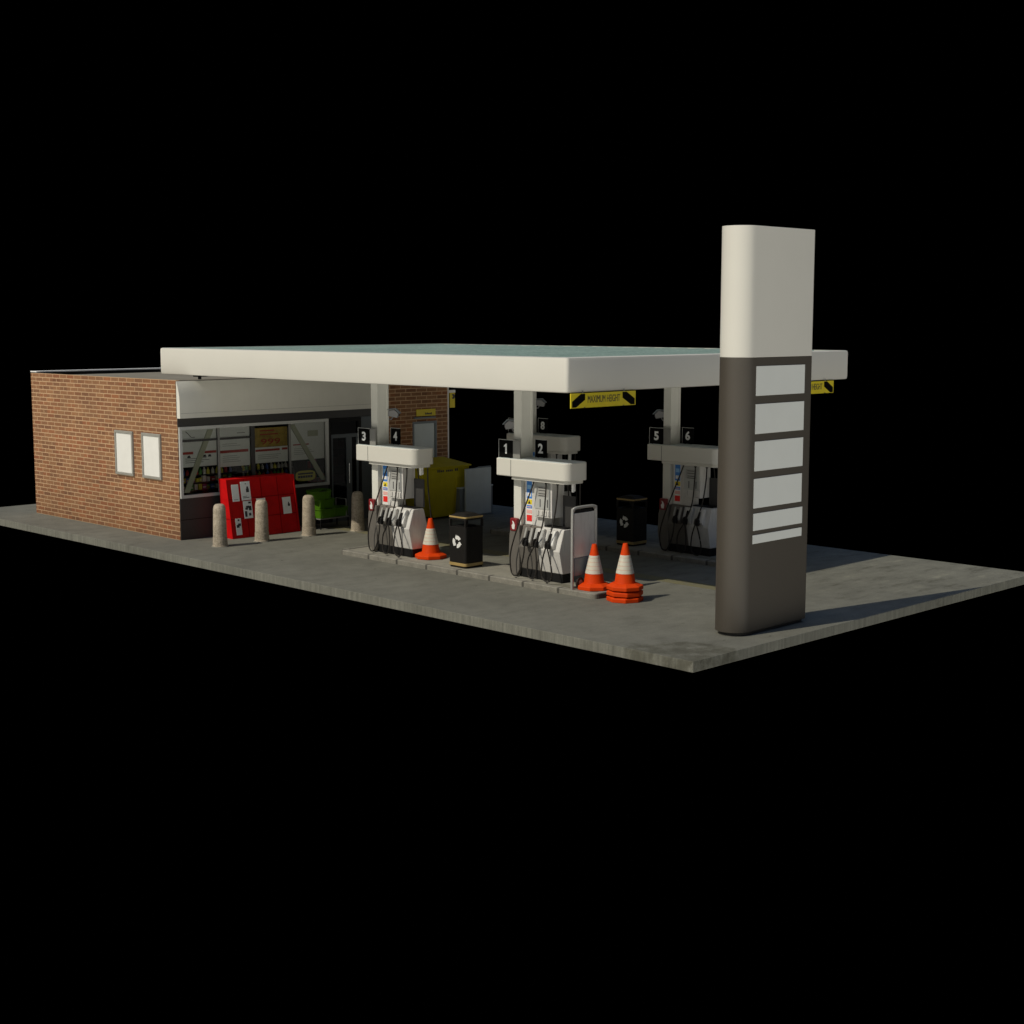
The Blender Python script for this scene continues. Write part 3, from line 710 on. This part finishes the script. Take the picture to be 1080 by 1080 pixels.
# ------------------------------------------------------------------ traffic cones
def make_cone():
    t = thing('traffic_cone', '', 'traffic cone', (0, 0, 0), 0, 'orange traffic cones')
    oct_ = [(.335 * math.cos(PI / 8 + k * PI / 4), .335 * math.sin(PI / 8 + k * PI / 4)) for k in range(8)]
    bm = bmesh.new()
    A = [bm.verts.new((x, y, 0)) for x, y in oct_]; Bq = [bm.verts.new((x, y, .07)) for x, y in oct_]; Cq = [bm.verts.new((x * .70, y * .70, .115)) for x, y in oct_]
    bm.faces.new(A[::-1]); bm.faces.new(Cq)
    for P_, Q in ((A, Bq), (Bq, Cq)):
        for k in range(8): bm.faces.new((P_[k], P_[(k + 1) % 8], Q[(k + 1) % 8], Q[k]))
    obj('base', bm, 'orange', t, bevel=.010)
    obj('cone_body', BM(lathe, [(0, .10), (.200, .10), (.185, .14), (.163, .29), (.045, .815), (.040, .83), (.026, .83), (.022, .79), (0, .79)], 32), 'orange', t, smooth=True)
    r = lambda z: .163 - (z - .29) * .2247 + .004
    obj('reflective_sleeve', BM(lathe, [(r(.29) - .003, .289), (r(.29), .291), (r(.62), .619), (r(.62) - .003, .621)], 32), 'sleeve', t, smooth=True)
    return t
cone = make_cone()
def cone_at(o, x, y, z, rz, lab): o.location = (x, y, z); o.rotation_euler = (0, 0, rz); o['label'] = lab
cones = [cone] + [copy_tree(cone) for _ in range(4)]
cone_at(cones[0], 3.26, 9.50, .10, .3, 'traffic cone on the island between the pump with sign 3 and the litter bin')
cone_at(cones[1], 3.03, 4.71, .10, .1, 'traffic cone in front of the blank pavement board')
cone_at(cones[2], 2.95, 3.89, 0, .36, 'bottom cone of the stack of three, only its base showing')
cone_at(cones[3], 2.955, 3.895, .105, .45, 'middle cone of the stack of three, squeezed between two bases')
cone_at(cones[4], 2.95, 3.89, .21, .40, 'top cone of the stack of three, standing full height')
for o in cones:   # nested cones sit on the ones below: only the shells that show are full size
    pass
for c in cones[2:4]:
    for ch in children(c):
        if ch.name.startswith(('reflective', 'cone_body')): bpy.data.objects.remove(ch)

# ------------------------------------------------------------------ litter bins
def make_bin():
    t = thing('litter_bin', '', 'litter bin', (0, 0, .10), 0, 'black and gold litter bins on the islands')
    s = .25
    obj('foot', PR(rrect(-s + .01, s - .01, -s + .01, s - .01, .05), 'z', 0, .035), 'black', t)
    obj('lower_band', PR(rrect(-s - .006, s + .006, -s - .006, s + .006, .055), 'z', .035, .095), 'gold', t, bevel=.006)
    obj('body', PR(rrect(-s, s, -s, s, .05), 'z', .095, .82), 'binblack', t, bevel=.006)
    for sx in (-1, 1):
        for sy in (-1, 1):
            obj('corner_post', B(min(sx * s * .82, sx * (s - .005)), max(sx * s * .82, sx * (s - .005)), min(sy * s * .82, sy * (s - .005)), max(sy * s * .82, sy * (s - .005)), .82, .965), 'binblack', t)
    obj('liner', PR(rrect(-.15, .15, -.15, .15, .05), 'z', .80, .84), 'black', t)
    obj('lid', PR(rrect(-s, s, -s, s, .05), 'z', .965, 1.0), 'binblack', t)
    obj('upper_band', PR(rrect(-s - .006, s + .006, -s - .006, s + .006, .055), 'z', 1.0, 1.032), 'gold', t, bevel=.005)
    bm = bmesh.new()
    A = [bm.verts.new((*p, 1.032)) for p in rrect(-s, s, -s, s, .05)]; Bq = [bm.verts.new((p[0] * .55, p[1] * .55, 1.085)) for p in rrect(-s, s, -s, s, .05)]
    for i in range(len(A)): bm.faces.new((A[i], A[(i + 1) % len(A)], Bq[(i + 1) % len(A)], Bq[i]))
    bm.faces.new(Bq); bm.faces.new(A[::-1])
    obj('lid_top', bm, 'binblack', t)
    # round emblem of three chasing arrows, on the drive side
    bm = bmesh.new(); zc = .52
    for k in range(3):
        a0 = k * 2 * PI / 3 + .5
        outer = [a0 + 1.25 * j / 8 for j in range(9)]
        pts = [(.125 * math.cos(a), zc + .125 * math.sin(a)) for a in outer]
        pts += [(.148 * math.cos(outer[-1]), zc + .148 * math.sin(outer[-1])), (.085 * math.cos(outer[-1] + .45), zc + .085 * math.sin(outer[-1] + .45)), (.04 * math.cos(outer[-1]), zc + .04 * math.sin(outer[-1]))]
        pts += [(.052 * math.cos(a), zc + .052 * math.sin(a)) for a in outer[::-1]]
        prism(bm, [(-y, z) for y, z in pts], 'x', -s - .006, -s)
    obj('emblem', bm, 'silverwhite', t)
    return t
bin0 = make_bin(); bin1 = copy_tree(bin0)
bin0.location = (3.07, 8.21, .10); bin0['label'] = 'sunlit black litter bin with gold bands between the two front pumps'
bin1.location = (7.66, 7.78, .10); bin1['label'] = 'shaded black litter bin with gold bands on the back island'

# ------------------------------------------------------------------ pavement board at the island end
t = thing('pavement_sign', 'blank pale pavement board in a rounded grey tube frame', 'sign board', (2.66, 4.92, .10), math.radians(3))
fr = [(0, 0, .0), (0, 0, 1.36), (.03, 0, 1.46), (.11, 0, 1.50), (.57, 0, 1.50), (.65, 0, 1.46), (.68, 0, 1.36), (.68, 0, 0)]
obj('tube_frame', BM(tube, fr, .028, 10), 'aluminium', t, smooth=True)
obj('board', B(.045, .64, -.012, .012, .58, 1.40), 'pumpwhite', t, bevel=.004)
obj('base_panel', B(.04, .64, -.02, .02, .24, .575), 'cabinetdark', t, bevel=.01)
obj('handle_slot', B(.07, .56, -.01, .01, 1.415, 1.455), 'black', t)
wh = obj('wheel', BM(lathe, [(0, -.02), (.10, -.02), (.11, 0), (.10, .02), (0, .02)], 18), 'rubber', t, smooth=True)
wh.data.transform(Matrix.Translation((.16, -.05, .115)) @ Matrix.Rotation(PI / 2, 4, 'X'))
hb = obj('hub', BM(lathe, [(0, -.026), (.055, -.026), (.055, .026), (0, .026)], 16), 'greyframe', wh)
hb.data.transform(Matrix.Translation((.16, -.05, .115)) @ Matrix.Rotation(PI / 2, 4, 'X'))
obj('foot_bar', BM(tube, [(.02, 0, .03), (.66, 0, .03)], .02, 8, False), 'aluminium', t)

# ------------------------------------------------------------------ red cabinet with notices
t = thing('display_cabinet', 'sloping red covered display cabinet with white notices under the shop window', 'display cabinet', (2.20, 15.15, 0))
bm = bmesh.new(); NX, NZ = 40, 24; HT = 1.36; LX = 1.86
def fy(x, z):   # front sheet: leans back, sags a little between its frame bars
    u = (x / LX * 4) % 1; v_ = (z / HT * 3) % 1
    return .02 + .16 * z / 1.0 + .013 * abs(math.sin(PI * u)) * abs(math.sin(PI * v_)) + .002 * math.sin(x * 9 + z * 5)
F = [[bm.verts.new((LX * i / NX - .03 * 0 , fy(LX * i / NX, HT * k / NZ), HT * k / NZ)) for i in range(NX + 1)] for k in range(NZ + 1)]
for k in range(NZ):
    for i in range(NX): bm.faces.new((F[k][i], F[k][i + 1], F[k + 1][i + 1], F[k + 1][i]))
Bk = .55
tb = [bm.verts.new((LX * i / NX, Bk, HT + .01)) for i in range(NX + 1)]
for i in range(NX): bm.faces.new((F[NZ][i], F[NZ][i + 1], tb[i + 1], tb[i]))
for side, xi in ((0, 0), (NX, LX)):
    col_ = [F[k][side] for k in range(NZ + 1)]
    bt = bm.verts.new((xi, .40, 0)); bmid = [bm.verts.new((xi, .40 + .15 * k / NZ, HT * k / NZ)) for k in range(1, NZ)]
    chain = [bt] + bmid + [tb[side]]
    for k in range(NZ): bm.faces.new((col_[k], col_[k + 1], chain[k + 1], chain[k]))
obj('cover', bm, 'red', t, smooth=True)
bm = bmesh.new()
for k in range(5): prism(bm, [(.018, .01), (.018, .012), (.0145 + .16 * (HT - .01), HT - .01), (.03 + .16 * (HT - .01), HT - .01)], 'x', max(0, LX * k / 4 - .006), min(LX, LX * k / 4 + .006))
for z in (.45, .90): box(bm, .006, LX - .006, (.16 * z + .015), .16 * z + .03, z - .006, z + .006)
obj('seam', bm, 'darkseam', t)  # seams in a darker red than the cover
box_rim = bmesh.new(); prism(box_rim, [(-.02, .0), (.10, 0), (.33, HT), (.20, HT)], 'x', LX, LX + .03); obj('end_flap', box_rim, 'red', t)
box_rim = bmesh.new(); box(box_rim, 0, .02, .12, .42, .44, .455); box(box_rim, -.006, .02, .16, .45, .90, .915); obj('side_fold', box_rim, 'red', t)
obj('back_board', B(.03, LX - .03, .36, .40, 0, HT - .1), 'black', t)
def notice(x0, x1, z0, z1, label, pic):
    """a notice taped on the sloping front"""
    s = thing('notice', label, 'notice', (2.20, 15.15, 0), 0, 'white notices on the red cabinet')
    def sh(z, o): return .16 * z - .004 + o
    bm = bmesh.new(); prism(bm, [(sh(z0, 0), z0), (sh(z0, .004), z0), (sh(z1, .004), z1), (sh(z1, 0), z1)], 'x', x0 - 2.2, x1 - 2.2); obj('sheet', bm, 'paper', s)
    bm = bmesh.new(); w_ = x1 - x0; h_ = z1 - z0
    for (u0, v0, u1, v1) in pic:
        za, zb = z0 + h_ * v0, z0 + h_ * v1
        prism(bm, [(sh(za, -.003), za), (sh(za, 0), za), (sh(zb, 0), zb), (sh(zb, -.003), zb)], 'x', x0 - 2.2 + w_ * u0, x0 - 2.2 + w_ * u1)
    obj('printed_picture', bm, 'ink', s)
notice(2.30, 2.49, .85, 1.24, 'blank white notice at the upper left of the red cabinet', [(.2, .1, .8, .12)])
notice(2.55, 2.81, .86, 1.29, 'large white notice with a small dark picture high on the red cabinet', [(.55, .42, .85, .62), (.62, .62, .8, .72), (.15, .12, .8, .15), (.15, .2, .6, .22), (.5, .85, .6, .9)])
notice(2.57, 2.81, .44, .84, 'white notice with a large dark picture low on the red cabinet', [(.2, .5, .5, .62), (.3, .6, .65, .72), (.6, .45, .9, .7), (.1, .1, .35, .42), (.55, .15, .8, .3), (.6, .85, .9, .95)])
notice(2.31, 2.46, .08, .46, 'narrow white notice with a dark picture near the foot of the red cabinet', [(.1, .45, .6, .62), (.4, .55, .9, .7), (.4, .85, .7, .95)])
notice(2.95, 3.20, .48, .87, 'white notice half hidden behind the middle stone bollard', [(.3, .3, .7, .6)])
notice(3.68, 3.92, .45, .84, 'white notice with a small red and black mark on the right of the red cabinet', [(.6, .45, .85, .6), (.65, .6, .75, .7)])

# ------------------------------------------------------------------ shopping baskets by the door
t = thing('basket_stand', 'low grey metal stand under the green shopping baskets', 'stand', (5.02, 15.22, 0))
for x in (-.42, .42):
    for y in (-.22, .22): obj('leg', BM(tube, [(x, y, 0), (x, y, .24)], .015, 6, False), 'black', t)
obj('tray', B(-.44, .44, -.24, .24, .24, .265), 'greyframe', t)
obj('handle', BM(tube, [(.38, .2, .26), (.38, .2, .68), (.38, -.2, .68), (.38, -.2, .26)], .012, 6, False), 'aluminium', t)
def make_basket():
    t = thing('shopping_basket', '', 'shopping basket', (0, 0, 0), 0, 'green shopping baskets beside the entrance')
    bm = bmesh.new(); lw, lh, H_ = .26, .17, .22
    lv = [(.86, 0), (.9, .06), (.95, .14), (1.0, H_)]
    rings = [[bm.verts.new((p[0] * s, p[1] * s, z)) for p in rrect(-lw, lw, -lh, lh, .05, 3)] for s, z in lv]
    n = len(rings[0])
    for A, Bq in zip(rings, rings[1:]):
        for i in range(n): bm.faces.new((A[i], A[(i + 1) % n], Bq[(i + 1) % n], Bq[i]))
    bm.faces.new(rings[0][::-1])
    o = obj('basket_body', bm, 'green', t); md = o.modifiers.new('s', 'SOLIDIFY'); md.thickness = .006
    bm = bmesh.new()
    for k in range(9):
        x = -lw * .88 + lw * 1.76 * k / 8
        for s in (-1, 1): prism(bm, [(s * lh * .90, .02), (s * (lh * .90 + .008), .02), (s * (lh + .008), H_ - .01), (s * lh, H_ - .01)], 'x', x - .006, x + .006)
    obj('rib', bm, 'green', t)
    bm = bmesh.new(); pr_ = rrect(-lw - .015, lw + .015, -lh - .015, lh + .015, .06, 3); pi_ = rrect(-lw + .005, lw - .005, -lh + .005, lh - .005, .045, 3)
    for z in (H_ - .01,):
        a = [bm.verts.new((*p, z)) for p in pr_]; b_ = [bm.verts.new((*p, z + .02)) for p in pr_]; c = [bm.verts.new((*p, z + .02)) for p in pi_]; d = [bm.verts.new((*p, z)) for p in pi_]
        for A, Bq in ((a, b_), (b_, c), (c, d), (d, a)):
            for i in range(len(a)): bm.faces.new((A[i], A[(i + 1) % len(a)], Bq[(i + 1) % len(a)], Bq[i]))
    obj('rim', bm, 'green', t)
    obj('handle', BM(tube, [(-.1, -lh, H_), (-.1, -lh - .02, H_ + .01), (.1, -lh - .02, H_ + .01), (.1, -lh, H_)], .008, 6, False), 'rubber', t)
    return t
k0 = make_basket(); ks = [k0] + [copy_tree(k0) for _ in range(4)]
for o, (x, y, z, rz, lab) in zip(ks, ((4.80, 15.13, .27, .05, 'green basket at the lower left of the stack, resting on the stand'), (5.20, 14.98 + .2, .27, -.04, 'green basket at the lower right of the stack, nearest the door'),
                                      (4.78, 15.15, .50, .12, 'second lowest green basket on the left of the stack'), (4.66, 15.14, .70, -.1, 'topmost green basket at the left of the stack'), (4.82, 15.35, .70, .2, 'green basket tucked behind the topmost one'))):
    o.location = (x, y, z); o.rotation_euler = (0, 0, rz); o['label'] = lab

# ------------------------------------------------------------------ yellow container and grey cabinets at the back
t = thing('recycling_container', 'big yellow recycling container with sloping lid behind the pumps', 'container', (7.25, 14.35, 0))
bm = bmesh.new()
lo = [(.50, .10), (1.50, .10), (1.50, .95), (.50, .95)]; hi = [(.05, .0), (1.65, 0), (1.65, 1.1), (.05, 1.1)]
r0 = [bm.verts.new((*p, .04)) for p in lo]; r1 = [bm.verts.new((*p, 1.05)) for p in hi]; r2 = [bm.verts.new((*p, 1.30)) for p in hi]
for A, Bq in ((r0, r1), (r1, r2)):
    for i in range(4): bm.faces.new((A[i], A[(i + 1) % 4], Bq[(i + 1) % 4], Bq[i]))
bm.faces.new(r0[::-1]); bm.faces.new(r2)
obj('body', bm, 'yellowbin', t, bevel=.02)
bm = bmesh.new(); e = [bm.verts.new(p) for p in ((0, -.04, 1.302), (1.70, -.04, 1.302), (1.70, 1.14, 1.302), (0, 1.14, 1.302), (0, -.04, 1.335), (1.70, -.04, 1.335), (1.70, 1.14, 1.335), (0, 1.14, 1.335))]
rg = [bm.verts.new((.35, .62, 1.52)), bm.verts.new((1.30, .62, 1.52))]
for f in ((0, 1, 5, 4), (1, 2, 6, 5), (2, 3, 7, 6), (3, 0, 4, 7), (3, 2, 1, 0)): bm.faces.new([e[i] for i in f])
bm.faces.new((e[4], e[5], rg[1], rg[0])); bm.faces.new((e[5], e[6], rg[1])); bm.faces.new((e[6], e[7], rg[0], rg[1])); bm.faces.new((e[7], e[4], rg[0]))
obj('lid', bm, 'yellowbin', t, bevel=.012)
bm = bmesh.new()
for k in range(12):
    if k in (4, 9): continue
    box(bm, .55 + k * .06, .59 + k * .06, -.006, 0.002, 1.20, 1.20 + random.choice((.05, .065, .05)))
obj('printed_marks', bm, 'ink', t)
obj('rib', PR([(.085, .1), (.075, .1), (-.02, 1.0), (.01, 1.0)], 'x', 1.18, 1.22), 'yellowbin', t)
t = thing('steel_panel', 'tall thin pale grey steel panel right of the yellow container', 'panel', (8.60, 14.16, 0))
obj('sheet', B(0, .90, .0, .05, .05, 1.24), 'cabinet', t, bevel=.008)
obj('foot', B(.02, .88, .01, .04, 0, .05), 'cabinetdark', t)
bm = bmesh.new(); prism(bm, [(0, 1.242), (.90, 1.242), (.90, 1.275), (.5, 1.275), (.36, 1.25), (0, 1.25)], 'y', .01, .045); obj('top_rail', bm, 'cabinetdark', t)
t = thing('low_cabinet', 'low dark grey cabinet behind the tall grey panel', 'cabinet', (8.53, 14.24, 0))
obj('body', B(-.06, 1.10, 0, .42, 0, .74), 'cabinetdark', t, bevel=.01)
obj('lid', B(-.07, 1.11, -.01, .43, .74, .77), 'cabinet', t)

# ------------------------------------------------------------------ light
SUN_DIR = Vector((1, -.21, -1.06)).normalized()       # the way the light travels
elev = math.asin(-SUN_DIR.z)
sd_ = bpy.data.lights.new('sun', 'SUN'); sd_.energy = 2.85; sd_.angle = math.radians(.5); sd_.color = (1, .925, .775)
so = bpy.data.objects.new('sun', sd_); C.objects.link(so); so.rotation_euler = SUN_DIR.to_track_quat('-Z', 'Y').to_euler(); so.location = (-10, 3, 15)

wd = bpy.data.worlds.new('World'); S.world = wd; wd.use_nodes = True; nt = wd.node_tree; N = nt.nodes; L = nt.links; N.clear()
out = N.new('ShaderNodeOutputWorld'); 
sky = N.new('ShaderNodeTexSky'); sky.sky_type = 'NISHITA'; sky.sun_disc = False; sky.sun_elevation = elev
sky.sun_rotation = math.atan2(-SUN_DIR.x, -SUN_DIR.y) % (2 * PI)
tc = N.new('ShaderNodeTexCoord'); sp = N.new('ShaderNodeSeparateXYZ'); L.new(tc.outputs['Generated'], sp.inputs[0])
# sky is masked low down: surroundings stay black, skylight comes from overhead only
g1 = N.new('ShaderNodeMapRange'); g1.interpolation_type = 'SMOOTHSTEP'; g1.inputs['From Min'].default_value = .38; g1.inputs['From Max'].default_value = .65; L.new(sp.outputs['Z'], g1.inputs['Value'])
b1 = N.new('ShaderNodeBackground'); L.new(sky.outputs[0], b1.inputs['Color'])
m1 = N.new('ShaderNodeMath'); m1.operation = 'MULTIPLY'; m1.inputs[1].default_value = .105; L.new(g1.outputs[0], m1.inputs[0]); L.new(m1.outputs[0], b1.inputs['Strength'])
# added warm glow, low on the viewer's side, to fill the shaded faces
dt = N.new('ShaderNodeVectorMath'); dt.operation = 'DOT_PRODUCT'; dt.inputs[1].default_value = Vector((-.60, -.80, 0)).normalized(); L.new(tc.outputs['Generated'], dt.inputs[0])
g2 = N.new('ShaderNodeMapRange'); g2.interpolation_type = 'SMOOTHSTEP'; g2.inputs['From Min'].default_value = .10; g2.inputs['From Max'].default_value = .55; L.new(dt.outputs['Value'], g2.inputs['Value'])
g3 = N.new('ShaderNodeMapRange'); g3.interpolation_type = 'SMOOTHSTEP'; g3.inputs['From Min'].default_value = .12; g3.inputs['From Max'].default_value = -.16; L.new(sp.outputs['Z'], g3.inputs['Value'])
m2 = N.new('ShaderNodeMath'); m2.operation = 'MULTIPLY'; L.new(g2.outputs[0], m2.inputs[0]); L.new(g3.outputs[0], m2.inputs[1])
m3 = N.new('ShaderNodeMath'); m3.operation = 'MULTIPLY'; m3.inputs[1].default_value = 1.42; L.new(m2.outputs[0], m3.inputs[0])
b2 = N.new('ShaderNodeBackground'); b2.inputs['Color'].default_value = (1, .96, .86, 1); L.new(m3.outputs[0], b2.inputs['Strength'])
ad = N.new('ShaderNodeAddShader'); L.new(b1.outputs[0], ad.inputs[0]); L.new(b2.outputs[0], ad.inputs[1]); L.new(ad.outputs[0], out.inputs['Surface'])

# ------------------------------------------------------------------ camera
cam = bpy.data.cameras.new('camera'); cam.sensor_width = 36; cam.sensor_fit = 'HORIZONTAL'; cam.lens = 1555 / 1080 * 36; cam.clip_end = 500; cam.clip_start = .1
co = bpy.data.objects.new('camera', cam); C.objects.link(co); S.camera = co
p_, y_ = math.radians(7.39), math.radians(45.26)
F_ = Vector((math.cos(y_) * math.cos(p_), math.sin(y_) * math.cos(p_), -math.sin(p_)))
co.location = (-16.9167, -13.2673, 5.0); co.rotation_euler = F_.to_track_quat('-Z', 'Y').to_euler()
S.view_settings.view_transform = 'Standard'; S.view_settings.look = 'None'; S.view_settings.exposure = 0; S.view_settings.gamma = 1
S.render.resolution_x = S.render.resolution_y = 1024
S.cycles.max_bounces = 8; S.cycles.use_denoising = True
